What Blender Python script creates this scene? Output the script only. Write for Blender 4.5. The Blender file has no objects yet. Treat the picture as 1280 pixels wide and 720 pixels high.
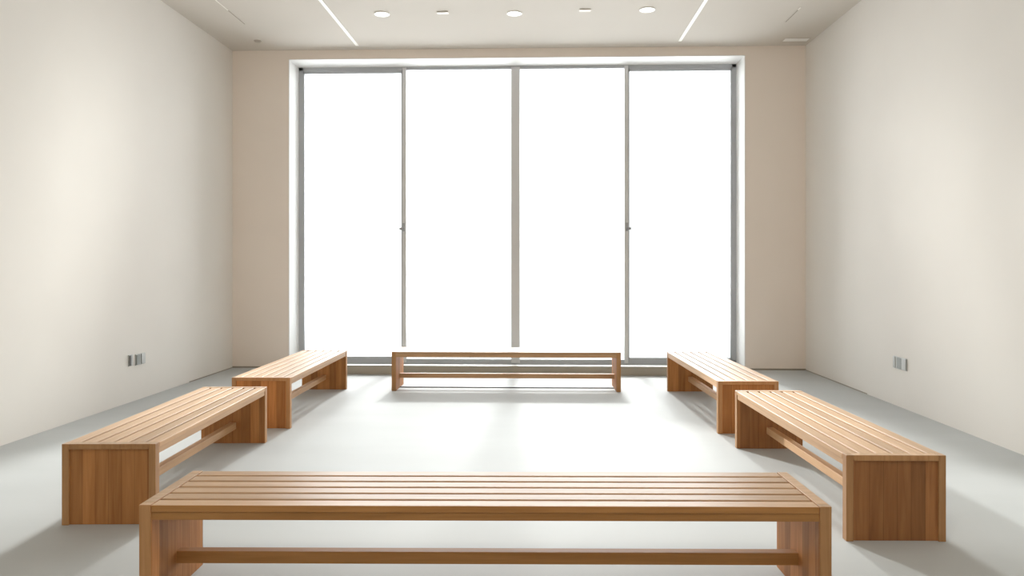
import bpy, bmesh, math, random
from mathutils import Vector, Matrix
random.seed(7)
scene = bpy.context.scene
COL = scene.collection

# ------------------------------------------------------------------ room size
XL, XR, YB, ZC = -4.262, 3.689, 10.415, 4.447
YF = -1.8                     # wall behind the camera
REC = 0.42                    # depth of the window recess
YW = YB + REC                 # window plane

# ------------------------------------------------------------------ materials
def new_mat(name):
    m = bpy.data.materials.new(name); m.use_nodes = True
    nt = m.node_tree
    return m, nt, nt.nodes['Principled BSDF']

def N(nt, kind, **kw):
    n = nt.nodes.new(kind)
    for k, v in kw.items(): setattr(n, k, v)
    return n

def plain(name, col, rough=0.5, metal=0.0, spec=0.5, emit=None, es=0.0):
    m, nt, b = new_mat(name)
    b.inputs['Base Color'].default_value = (*col, 1)
    b.inputs['Roughness'].default_value = rough
    b.inputs['Metallic'].default_value = metal
    b.inputs['Specular IOR Level'].default_value = spec
    if emit:
        b.inputs['Emission Color'].default_value = (*emit, 1)
        b.inputs['Emission Strength'].default_value = es
    return m

def mottled(name, c0, c1, scale, rough, bump=0.0, spec=0.3, detail=6, stretch=(1, 1, 1)):
    m, nt, b = new_mat(name)
    tc = N(nt, 'ShaderNodeTexCoord')
    mp = N(nt, 'ShaderNodeMapping'); mp.inputs['Scale'].default_value = stretch
    nz = N(nt, 'ShaderNodeTexNoise'); nz.inputs['Scale'].default_value = scale; nz.inputs['Detail'].default_value = detail
    cr = N(nt, 'ShaderNodeValToRGB')
    cr.color_ramp.elements[0].position = 0.3; cr.color_ramp.elements[1].position = 0.7
    cr.color_ramp.elements[0].color = (*c0, 1); cr.color_ramp.elements[1].color = (*c1, 1)
    L = nt.links.new
    L(tc.outputs['Object'], mp.inputs['Vector']); L(mp.outputs['Vector'], nz.inputs['Vector'])
    L(nz.outputs['Fac'], cr.inputs['Fac']); L(cr.outputs['Color'], b.inputs['Base Color'])
    b.inputs['Roughness'].default_value = rough
    b.inputs['Specular IOR Level'].default_value = spec
    if bump:
        n2 = N(nt, 'ShaderNodeTexNoise'); n2.inputs['Scale'].default_value = 90; n2.inputs['Detail'].default_value = 4
        bp = N(nt, 'ShaderNodeBump'); bp.inputs['Strength'].default_value = bump; bp.inputs['Distance'].default_value = 0.004
        L(tc.outputs['Object'], n2.inputs['Vector']); L(n2.outputs['Fac'], bp.inputs['Height']); L(bp.outputs['Normal'], b.inputs['Normal'])
    return m

def wood(name, grain, light, dark, rough, board=None, spec=0.4):
    """Fine wood grain along one axis ('X' or 'Z'); 'board' glues the panel up from staves of that width (across local Y)."""
    m, nt, b = new_mat(name); L = nt.links.new
    tc = N(nt, 'ShaderNodeTexCoord'); oi = N(nt, 'ShaderNodeObjectInfo')
    mp = N(nt, 'ShaderNodeMapping')
    mp.inputs['Scale'].default_value = (1.2, 26, 26) if grain == 'X' else (26, 26, 1.5)
    cmb = N(nt, 'ShaderNodeVectorMath', operation='ADD')
    sc = N(nt, 'ShaderNodeMath', operation='MULTIPLY'); sc.inputs[1].default_value = 37.0
    L(oi.outputs['Random'], sc.inputs[0])
    L(tc.outputs['Object'], cmb.inputs[0]); L(sc.outputs[0], cmb.inputs[1])
    L(cmb.outputs[0], mp.inputs['Vector'])
    nz = N(nt, 'ShaderNodeTexNoise'); nz.inputs['Scale'].default_value = 1.6; nz.inputs['Detail'].default_value = 7
    nz.inputs['Distortion'].default_value = 0.6
    L(mp.outputs['Vector'], nz.inputs['Vector'])
    cr = N(nt, 'ShaderNodeValToRGB')
    cr.color_ramp.elements[0].position = 0.28; cr.color_ramp.elements[1].position = 0.72
    cr.color_ramp.elements[0].color = (*dark, 1); cr.color_ramp.elements[1].color = (*light, 1)
    L(nz.outputs['Fac'], cr.inputs['Fac'])
    hsv = N(nt, 'ShaderNodeHueSaturation')
    L(cr.outputs['Color'], hsv.inputs['Color'])
    mr = N(nt, 'ShaderNodeMapRange'); mr.inputs['To Min'].default_value = 0.84; mr.inputs['To Max'].default_value = 1.14
    if board:
        sep = N(nt, 'ShaderNodeSeparateXYZ'); L(tc.outputs['Object'], sep.inputs[0])
        dv = N(nt, 'ShaderNodeMath', operation='DIVIDE'); dv.inputs[1].default_value = board; L(sep.outputs['Y'], dv.inputs[0])
        ad = N(nt, 'ShaderNodeMath', operation='ADD'); L(dv.outputs[0], ad.inputs[0]); L(sc.outputs[0], ad.inputs[1])
        fl = N(nt, 'ShaderNodeMath', operation='FLOOR'); L(ad.outputs[0], fl.inputs[0])
        wn = N(nt, 'ShaderNodeTexWhiteNoise', noise_dimensions='1D'); L(fl.outputs[0], wn.inputs['W'])
        L(wn.outputs['Value'], mr.inputs['Value'])
        mr.inputs['To Min'].default_value = 0.72; mr.inputs['To Max'].default_value = 1.2
        # fine glue lines between the staves
        fr = N(nt, 'ShaderNodeMath', operation='FRACT'); L(ad.outputs[0], fr.inputs[0])
        lt = N(nt, 'ShaderNodeMath', operation='GREATER_THAN'); lt.inputs[1].default_value = 0.045; L(fr.outputs[0], lt.inputs[0])
        m2 = N(nt, 'ShaderNodeMapRange'); m2.inputs['To Min'].default_value = 0.7; m2.inputs['To Max'].default_value = 1.0
        L(lt.outputs[0], m2.inputs['Value'])
        mu = N(nt, 'ShaderNodeMath', operation='MULTIPLY'); L(mr.outputs[0], mu.inputs[0]); L(m2.outputs[0], mu.inputs[1])
        L(mu.outputs[0], hsv.inputs['Value'])
    else:
        L(oi.outputs['Random'], mr.inputs['Value']); L(mr.outputs[0], hsv.inputs['Value'])
    L(hsv.outputs['Color'], b.inputs['Base Color'])
    b.inputs['Roughness'].default_value = rough
    b.inputs['Specular IOR Level'].default_value = spec
    bp = N(nt, 'ShaderNodeBump'); bp.inputs['Strength'].default_value = 0.12; bp.inputs['Distance'].default_value = 0.002
    L(nz.outputs['Fac'], bp.inputs['Height']); L(bp.outputs['Normal'], b.inputs['Normal'])
    return m

M = {}
M['wall'] = mottled('warm_plaster', (0.745, 0.71, 0.66), (0.765, 0.73, 0.68), 1.4, 0.85, 0.05, 0.2)
M['wall_back'] = mottled('taupe_plaster', (0.88, 0.785, 0.70), (0.90, 0.805, 0.72), 1.4, 0.85, 0.05, 0.2)
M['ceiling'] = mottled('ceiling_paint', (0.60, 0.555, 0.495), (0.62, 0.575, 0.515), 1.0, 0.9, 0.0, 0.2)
M['floor'] = mottled('pale_screed', (0.44, 0.457, 0.455), (0.48, 0.497, 0.497), 1.1, 0.6, 0.03, 0.18, 8, (0.5, 1.6, 1))
M['reveal'] = plain('white_reveal', (0.86, 0.86, 0.85), 0.6)
M['frame'] = plain('grey_aluminium', (0.44, 0.455, 0.48), 0.45, 0.1)
M['mullion'] = plain('bloom_pale_aluminium', (0.66, 0.66, 0.66), 0.45, 0.1)  # window bloom put into the colour, paler than the frame metal
M['frame_dark'] = plain('dark_aluminium', (0.33, 0.33, 0.34), 0.4, 0.2)
M['ledge'] = plain('olive_grey_metal', (0.36, 0.34, 0.28), 0.45)
M['base'] = plain('shadow_gap_taupe', (0.30, 0.26, 0.21), 0.6)  # shade of the gap at the wall foot, as a dark colour
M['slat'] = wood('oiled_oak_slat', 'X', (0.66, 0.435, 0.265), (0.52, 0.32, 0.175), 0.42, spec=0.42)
M['rail'] = wood('backlit_oak_rail', 'X', (0.44, 0.205, 0.066), (0.32, 0.14, 0.04), 0.55, spec=0.2)  # backlit shade put into the colour; same oak as the slats
M['rail_sunlit'] = wood('sunlit_oak_rail', 'X', (0.60, 0.36, 0.19), (0.48, 0.27, 0.13), 0.5, spec=0.25)  # sunlit copy of the rail oak, the light put into the colour
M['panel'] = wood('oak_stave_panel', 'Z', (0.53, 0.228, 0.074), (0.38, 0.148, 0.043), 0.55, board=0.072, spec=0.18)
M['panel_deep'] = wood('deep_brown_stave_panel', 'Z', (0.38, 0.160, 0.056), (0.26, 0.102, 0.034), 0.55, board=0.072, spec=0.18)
M['stile'] = wood('oak_stile', 'Z', (0.52, 0.27, 0.11), (0.39, 0.185, 0.07), 0.5, spec=0.3)
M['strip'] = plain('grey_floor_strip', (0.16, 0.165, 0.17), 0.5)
M['slot'] = plain('slot_diffuser', (0.9, 0.88, 0.82), 0.5, emit=(1, 0.95, 0.84), es=0.06)
M['slot_dim'] = plain('slot_diffuser_off', (0.88, 0.85, 0.78), 0.5)
M['slot_dark'] = plain('slot_shadow', (0.30, 0.26, 0.21), 0.6)
M['lamp'] = plain('downlight_lens', (1, 1, 1), 0.4, emit=(1, 0.97, 0.9), es=6)
M['rim'] = plain('white_rim', (0.9, 0.89, 0.86), 0.4)
M['cream'] = plain('cream_cover', (0.74, 0.69, 0.62), 0.5)
M['taupe'] = plain('taupe_plastic', (0.42, 0.38, 0.32), 0.5)
M['dark'] = plain('charcoal_plastic', (0.085, 0.08, 0.075), 0.4)
M['grey'] = plain('grey_green_plastic', (0.20, 0.215, 0.195), 0.4)
M['lgrey'] = plain('light_grey_plastic', (0.46, 0.47, 0.45), 0.4)
M['steel'] = plain('brushed_steel', (0.36, 0.36, 0.34), 0.4, 0.3)

def glass_mat():
    m = bpy.data.materials.new('clear_glass'); m.use_nodes = True
    nt = m.node_tree; nt.nodes.clear(); L = nt.links.new
    out = N(nt, 'ShaderNodeOutputMaterial'); mix = N(nt, 'ShaderNodeMixShader')
    tr = N(nt, 'ShaderNodeBsdfTransparent'); gl = N(nt, 'ShaderNodeBsdfGlossy'); gl.inputs['Roughness'].default_value = 0.02
    fr = N(nt, 'ShaderNodeFresnel'); fr.inputs['IOR'].default_value = 1.45
    tr.inputs['Color'].default_value = (0.97, 0.985, 0.985, 1)
    L(fr.outputs[0], mix.inputs[0]); L(tr.outputs[0], mix.inputs[1]); L(gl.outputs[0], mix.inputs[2]); L(mix.outputs[0], out.inputs[0])
    return m
M['glass'] = glass_mat()

# ------------------------------------------------------------------ mesh helpers
def add_box(bm, x0, x1, y0, y1, z0, z1, bevel=0.0):
    vs = [bm.verts.new((x, y, z)) for x in (x0, x1) for y in (y0, y1) for z in (z0, z1)]
    fs = [(0, 1, 3, 2), (4, 6, 7, 5), (0, 4, 5, 1), (2, 3, 7, 6), (0, 2, 6, 4), (1, 5, 7, 3)]
    faces = [bm.faces.new([vs[i] for i in f]) for f in fs]
    if bevel:
        edges = list({e for f in faces for e in f.edges})
        bmesh.ops.bevel(bm, geom=edges, offset=bevel, segments=2, profile=0.5, affect='EDGES')

def add_disc(bm, cx, cy, z0, z1, r, seg=40, r_in=None):
    """Solid disc (or ring when r_in is given) between z0 and z1."""
    ro = lambda r_, z: [bm.verts.new((cx + r_*math.cos(a), cy + r_*math.sin(a), z)) for a in (2*math.pi*k/seg for k in range(seg))]
    o0, o1 = ro(r, z0), ro(r, z1)
    if r_in is None:
        bm.faces.new(o0[::-1]); bm.faces.new(o1)
        for k in range(seg): bm.faces.new((o0[k], o0[(k+1) % seg], o1[(k+1) % seg], o1[k]))
    else:
        i0, i1 = ro(r_in, z0), ro(r_in, z1)
        for k in range(seg):
            j = (k+1) % seg
            bm.faces.new((o0[k], o0[j], o1[j], o1[k])); bm.faces.new((i0[j], i0[k], i1[k], i1[j]))
            bm.faces.new((o0[j], o0[k], i0[k], i0[j])); bm.faces.new((o1[k], o1[j], i1[j], i1[k]))

def obj(name, bm, mat, parent=None, kind=None, label=None):
    me = bpy.data.meshes.new(name)
    bmesh.ops.recalc_face_normals(bm, faces=bm.faces[:])
    bm.to_mesh(me); bm.free()
    me.materials.append(mat)
    o = bpy.data.objects.new(name, me); COL.objects.link(o)
    if parent: o.parent = parent
    if kind: o['kind'] = kind
    if label: o['label'] = label
    return o

def boxes(name, lst, mat, parent=None, kind=None, bevel=0.0, label=None):
    bm = bmesh.new()
    for b in lst: add_box(bm, *b, bevel=bevel)
    return obj(name, bm, mat, parent, kind, label)

def thing(name, label, cat, loc=(0, 0, 0), rz=0.0, group=None):
    o = bpy.data.objects.new(name, None); COL.objects.link(o)
    o.empty_display_size = 0.2
    o.location = loc; o.rotation_euler = (0, 0, rz)
    o['label'] = label; o['category'] = cat
    if group: o['group'] = group
    return o

# ------------------------------------------------------------------ room shell
T = 0.2
WX0, WX1, WZ1 = -3.463, 2.866, 4.322          # window opening
boxes('floor', [(XL-T, XR+T, YF-T, YW+0.12, -0.2, 0)], M['floor'], kind='structure')
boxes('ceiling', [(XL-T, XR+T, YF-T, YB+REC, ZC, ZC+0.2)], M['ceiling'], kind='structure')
boxes('wall_left', [(XL-T, XL, YF, YB, 0, ZC)], M['wall'], kind='structure')
boxes('wall_right', [(XR, XR+T, YF, YB, 0, ZC)], M['wall'], kind='structure')
boxes('wall_front', [(XL-T, XR+T, YF-T, YF, 0, ZC)], M['wall'], kind='structure')
boxes('wall_back', [(XL-T, WX0, YB, YB+REC+0.1, 0, ZC), (WX1, XR+T, YB, YB+REC+0.1, 0, ZC), (WX0, WX1, YB, YB+REC+0.1, WZ1, ZC)],
      M['wall_back'], kind='structure')
# white lining of the window recess
boxes('trim_1', [(WX0, WX0+0.008, YB-0.004, YW, 0, WZ1), (WX1-0.008, WX1, YB-0.004, YW, 0, WZ1), (WX0, WX1, YB-0.004, YW, WZ1-0.008, WZ1)],
      M['reveal'], kind='structure')
# low plinth running in front of the glazing
boxes('trim_2', [(-2.95, 2.28, 9.84, 9.97, 0.0, 0.118)], M['ledge'], kind='structure', bevel=0.004)
boxes('shadow_line_back', [(XL, WX0, YB-0.006, YB, 0, 0.022), (WX1, XR, YB-0.006, YB, 0, 0.022)], M['base'], kind='structure')  # dark strips on all three walls imitate the shadow line at the floor
boxes('shadow_line_left', [(XL, XL+0.005, 9.1, YB, 0, 0.010)], M['base'], kind='structure')
boxes('shadow_line_right', [(XR-0.005, XR, 8.5, YB, 0, 0.010)], M['base'], kind='structure')

# ------------------------------------------------------------------ window
fx0, fx1, fz1 = WX0+0.008, WX1-0.008, WZ1-0.008
y0, y1 = YW, YW+0.08
win = boxes('window_1', [(fx0, fx0+0.062, y0, y1, 0, fz1), (fx1-0.062, fx1, y0, y1, 0, fz1),
                         (fx0, fx1, y0, y1, fz1-0.045, fz1), (fx0, fx1, y0, y1, 0, 0.082)], M['frame'], kind='structure')
m1 = (-1.938, -1.883); mc = (-0.361, -0.236); m2 = (1.265, 1.320)
for a, b in (m1, mc, m2):
    boxes('mullion', [(a, b, y0-0.012, y1-0.006, 0.03, fz1-0.01)], M['mullion'], win, bevel=0.004)
# the two outer lights are opening sashes with their own rails and a lever handle
for a, b, hx, s in ((fx0+0.062, m1[0], m1[0]+0.02, -1), (m2[1], fx1-0.062, m2[1]-0.02, 1)):
    z0s, z1s = 0.082, fz1-0.045
    sash = boxes('sash', [(a, a+0.018, y0+0.005, y1-0.02, z0s, z1s), (b-0.018, b, y0+0.005, y1-0.02, z0s, z1s),
                          (a, b, y0+0.005, y1-0.02, z1s-0.045, z1s), (a, b, y0+0.005, y1-0.02, z0s, z0s+0.03)], M['frame'], win)
    hb = bmesh.new()
    zc = 1.99
    add_box(hb, hx-0.014, hx+0.014, y0-0.022, y0-0.012, zc-0.06, zc+0.06, 0.003)
    add_box(hb, hx-0.010, hx+0.010, y0-0.055, y0-0.020, zc-0.012, zc+0.012, 0.003)
    xs = sorted((hx, hx+s*0.055))
    add_box(hb, xs[0], xs[1], y0-0.062, y0-0.045, zc-0.045, zc-0.008, 0.004)
    obj('handle', hb, M['frame_dark'], sash, label='grey lever handle')
for a, b in ((fx0+0.062, m1[0]), (m1[1], mc[0]), (mc[1], m2[0]), (m2[1], fx1-0.062)):
    boxes('pane', [(a, b, y0+0.03, y0+0.042, 0.082, fz1-0.045)], M['glass'], win)

# ------------------------------------------------------------------ benches
BW, BH, ET = 0.517, 0.45, 0.05      # width, height, thickness of the ends
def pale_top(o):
    # upper faces of the ends take the pale slat colour, painting in the window gloss
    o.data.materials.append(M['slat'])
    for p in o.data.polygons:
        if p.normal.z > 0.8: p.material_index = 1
def make_bench(label, x, y, yaw, L, floor_strip=False, panel='panel', rail='rail_sunlit'):
    t = thing('slatted_bench', label, 'bench', (x, y, 0), yaw, 'slatted wooden benches')
    hw, hl = BW/2, L/2
    for s in (-1, 1):
        xo, xi = s*hl, s*(hl-ET)
        rc = s*0.013                                      # recessed field on the outer face
        e = boxes('end_panel', [(*sorted((xo-rc, xi)), -hw+0.006, hw-0.006, 0.001, BH-0.006)], M[panel], t)
        # frame round the panel: two stiles, a top rail
        for q in (-1, 1):
            ya, yb = sorted((q*hw, q*(hw-0.038)))
            pale_top(boxes('stile', [(*sorted((xo, xi+s*0.002)), ya, yb, 0, BH)], M['stile'], e, bevel=0.0025))
        pale_top(boxes('top_rail', [(*sorted((xo, xi+s*0.002)), -hw+0.0385, hw-0.0385, BH-0.030, BH)], M['stile'], e, bevel=0.0025))
    n, gap = 6, 0.019
    w = (BW - (n-1)*gap)/n
    for k in range(n):
        ya = -hw + k*(w+gap)
        o = boxes('slat', [(-hl+ET+0.001, hl-ET-0.001, ya, ya+w, BH-0.030, BH-0.0015)], M['slat'], t, bevel=0.003)
        if k in (0, n-1):                                 # outer seat edges take the apron colour, which paints in their light and shade
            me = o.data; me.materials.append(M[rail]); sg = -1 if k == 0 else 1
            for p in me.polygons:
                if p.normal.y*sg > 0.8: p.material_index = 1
    for q in (-1, 1):
        ya, yb = sorted((q*(hw-0.005), q*(hw-0.035)))
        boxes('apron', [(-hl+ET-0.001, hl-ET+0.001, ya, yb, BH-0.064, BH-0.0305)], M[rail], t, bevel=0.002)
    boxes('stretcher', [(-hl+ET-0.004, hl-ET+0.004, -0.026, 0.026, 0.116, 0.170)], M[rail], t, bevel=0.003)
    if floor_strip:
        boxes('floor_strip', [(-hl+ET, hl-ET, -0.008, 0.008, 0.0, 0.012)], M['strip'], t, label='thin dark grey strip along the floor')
    return t
R90 = math.pi/2
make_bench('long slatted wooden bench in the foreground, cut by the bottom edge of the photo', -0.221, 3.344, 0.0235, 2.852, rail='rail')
make_bench('slatted wooden bench on the left, the near one of the two standing end to end', -2.409, 5.066, 0.0435+R90, 1.964)
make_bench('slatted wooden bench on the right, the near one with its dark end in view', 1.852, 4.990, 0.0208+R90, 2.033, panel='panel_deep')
make_bench('slatted wooden bench on the left, the far one reaching towards the window', -2.441, 7.609, 0.017+R90, 2.14)
make_bench('slatted wooden bench on the right, the far one partly hidden by the nearer bench', 1.781, 7.569, 0.0241+R90, 2.206)
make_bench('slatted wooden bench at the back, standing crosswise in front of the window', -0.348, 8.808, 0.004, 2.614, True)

# ------------------------------------------------------------------ sockets on the side walls
def wall_plate(label, side, ya, yb, za, zb, modules):
    yc, zc = (ya+yb)/2, (za+zb)/2
    x = XL if side < 0 else XR
    t = thing('wall_socket', label, 'socket', (x, yc, zc), 0, 'wall sockets')
    d = 1 if side < 0 else -1
    boxes('face_plate', [(*sorted((0, d*0.010)), ya-yc, yb-yc, za-zc, zb-zc)], M['lgrey'], t, bevel=0.002)
    for a, b, m, dep in modules:
        boxes('socket_module', [(*sorted((d*0.0101, d*dep)), a-yc, b-yc, za-zc+0.006, zb-zc-0.006)], M[m], t, bevel=0.002)
wall_plate('small socket plate on the left wall with a charcoal strip, left of the double one', -1, 7.715, 7.80, 0.380, 0.500,
           [(7.720, 7.752, 'dark', 0.020)])
wall_plate('wide socket plate on the left wall with two grey modules, nearer the window', -1, 7.850, 8.040, 0.372, 0.492,
           [(7.858, 7.925, 'grey', 0.018), (7.955, 8.032, 'steel', 0.018)])
wall_plate('grey double socket plate alone on the right wall above the near bench', 1, 7.595, 7.870, 0.384, 0.508,
           [(7.600, 7.690, 'steel', 0.016), (7.692, 7.780, 'grey', 0.018), (7.822, 7.866, 'steel', 0.016)])

# ------------------------------------------------------------------ ceiling fittings
def downlight(label, x, y):
    t = thing('downlight', label, 'ceiling light', (x, y, ZC), 0, 'round ceiling downlights')
    bm = bmesh.new(); add_disc(bm, 0, 0, -0.010, 0, 0.092, r_in=0.072); obj('rim', bm, M['rim'], t)
    bm = bmesh.new(); add_disc(bm, 0, 0, -0.008, -0.001, 0.0718); obj('lens', bm, M['lamp'], t, label='glowing white lens')
downlight('lit round downlight, leftmost of the three in the ceiling', -1.844, 8.93)
downlight('lit round downlight in the middle of the ceiling above the centre mullion', -0.261, 8.96)
downlight('lit round downlight, rightmost of the three in the ceiling', 1.305, 8.88)

def slot(label, x, ya, yb, w, mat, dark=None):
    t = thing('light_slot', label, 'ceiling light', (x, (ya+yb)/2, ZC), 0, 'linear ceiling slots')
    h = (yb-ya)/2
    boxes('slot_frame', [(-w/2-0.006, -w/2, -h, h, -0.004, 0), (w/2, w/2+0.006, -h, h, -0.004, 0),
                         (-w/2-0.006, w/2+0.006, h, h+0.006, -0.004, 0), (-w/2-0.006, w/2+0.006, -h-0.006, -h, -0.004, 0)], M['ceiling'], t)
    e = h if dark is None else dark-(ya+yb)/2
    if e > -h: boxes('diffuser', [(-w/2, w/2, -h, e, -0.003, 0)], M[mat], t)
    if dark is not None: boxes('shadow_gap', [(-w/2, w/2, max(e, -h), h, -0.003, 0)], M['slot_dark'], t, label='unlit dark stretch of the slot')
slot('bright linear light slot in the ceiling left of the downlights', -2.448, 6.2, 10.22, 0.042, 'slot')
slot('bright linear light slot in the ceiling right of the downlights', 1.925, 6.2, 10.15, 0.042, 'slot')
slot('hairline slot in the ceiling close to the left wall', -3.632, 6.2, 9.26, 0.016, 'slot_dim', 8.75)
slot('short hairline slot in the ceiling close to the right wall', 3.080, 8.86, 9.39, 0.016, 'slot_dim', 8.95)

def small_vent(label, x, y):
    t = thing('ceiling_vent', label, 'vent', (x, y, ZC), 0, 'small ceiling vents')
    boxes('cover', [(-0.068, 0.068, -0.035, 0.035, -0.014, -0.004)], M['cream'], t, bevel=0.002)
    boxes('vent_base', [(-0.064, 0.064, -0.031, 0.031, -0.005, 0)], M['taupe'], t)
small_vent('small flat rectangular vent between the left and middle downlights', -1.111, 8.90)
small_vent('small flat rectangular vent between the middle and right downlights', 0.574, 8.87)

t = thing('smoke_detector', 'small taupe round detector on the ceiling near the left back corner', 'detector', (-3.733, 9.956, ZC))
bm = bmesh.new(); add_disc(bm, 0, 0, -0.008, 0, 0.05); obj('mounting_ring', bm, M['taupe'], t)
bm = bmesh.new(); add_disc(bm, 0, 0, -0.020, -0.0085, 0.036); obj('sensor_cap', bm, M['taupe'], t)
t = thing('access_panel', 'pale flat panel on the ceiling in the right back corner', 'panel', (3.46, 10.13, ZC))
boxes('panel_frame', [(-0.17, 0.17, -0.075, -0.065, -0.006, 0), (-0.17, 0.17, 0.065, 0.075, -0.006, 0), (-0.17, -0.16, -0.065, 0.065, -0.006, 0), (0.16, 0.17, -0.065, 0.065, -0.006, 0)], M['ceiling'], t)
boxes('panel_cover', [(-0.16, 0.16, -0.065, 0.065, -0.005, 0)], M['rim'], t)

# ------------------------------------------------------------------ light
def light(kind, name, loc, energy, col=(1, 1, 1), **kw):
    d = bpy.data.lights.new(name, kind); d.energy = energy; d.color = col
    for k, v in kw.items(): setattr(d, k, v)
    o = bpy.data.objects.new(name, d); COL.objects.link(o); o.location = loc
    return o
# daylight pouring in over the whole glazing
sky = light('AREA', 'sky_glow', ((WX0+WX1)/2, YW+0.55, 2.5), 460, (0.97, 0.985, 1.0), shape='RECTANGLE', size=6.3, size_y=4.4)
sky.rotation_euler = (math.radians(-90+10), 0, 0)
# low sun straight ahead, and unseen spots added outside to brighten floor bands and walls
light('POINT', 'low_sun', (-0.35, YW+36, 24.9), 66000, (1, 0.985, 0.955), shadow_soft_size=1.6)
def spot(name, loc, aim, energy, cone, blend, size):
    o = light('SPOT', name, loc, energy, (1, 0.985, 0.955), shadow_soft_size=size, spot_size=math.radians(cone), spot_blend=blend)
    o.rotation_euler = (Vector(aim)-Vector(loc)).to_track_quat('-Z', 'Y').to_euler()
    return o
spot('right_band_fill', (-2.6, YW+2.0, 4.1), (2.85, 5.4, 0), 4300, 31, 0.9, 0.22)
spot('left_band_fill', (-2.6, YW+2.2, 4.1), (-3.15, 4.7, 0), 2600, 15, 0.9, 0.22)
spot('left_wall_fill', (1.2, YW+2.5, 3.6), (XL, 8.7, 1.7), 3000, 42, 1.0, 0.6)
spot('near_floor_fill', (0, 1.2, ZC-0.05), (0, 1.9, 0), 250, 120, 0.8, 0.4).data.color = (1, 0.90, 0.76)  # unseen spot added to lift the floor near the camera
spot('right_wall_fill', (-1.6, YW+2.5, 3.6), (XR, 8.6, 1.3), 1900, 40, 1.0, 0.6)

w = bpy.data.worlds.new('bright_overcast'); scene.world = w; w.use_nodes = True
nt = w.node_tree; bg = nt.nodes['Background']
bg.inputs['Color'].default_value = (0.97, 0.99, 1.0, 1); bg.inputs['Strength'].default_value = 1.7

# ------------------------------------------------------------------ camera
cd = bpy.data.cameras.new('camera'); cam = bpy.data.objects.new('camera', cd); COL.objects.link(cam)
cam.location = (0, 0, 1.44)
cam.rotation_euler = (math.radians(90), 0, math.radians(1.8484))
cd.sensor_width = 36.0; cd.lens = 36.0*939.17/1280
cd.shift_y = -(360-331.43)/1280
cd.clip_end = 200
scene.camera = cam

scene.view_settings.view_transform = 'Standard'
scene.view_settings.exposure = 0.22
scene.view_settings.gamma = 1.12
scene.cycles.use_denoising = True
scene.cycles.max_bounces = 12; scene.cycles.diffuse_bounces = 8
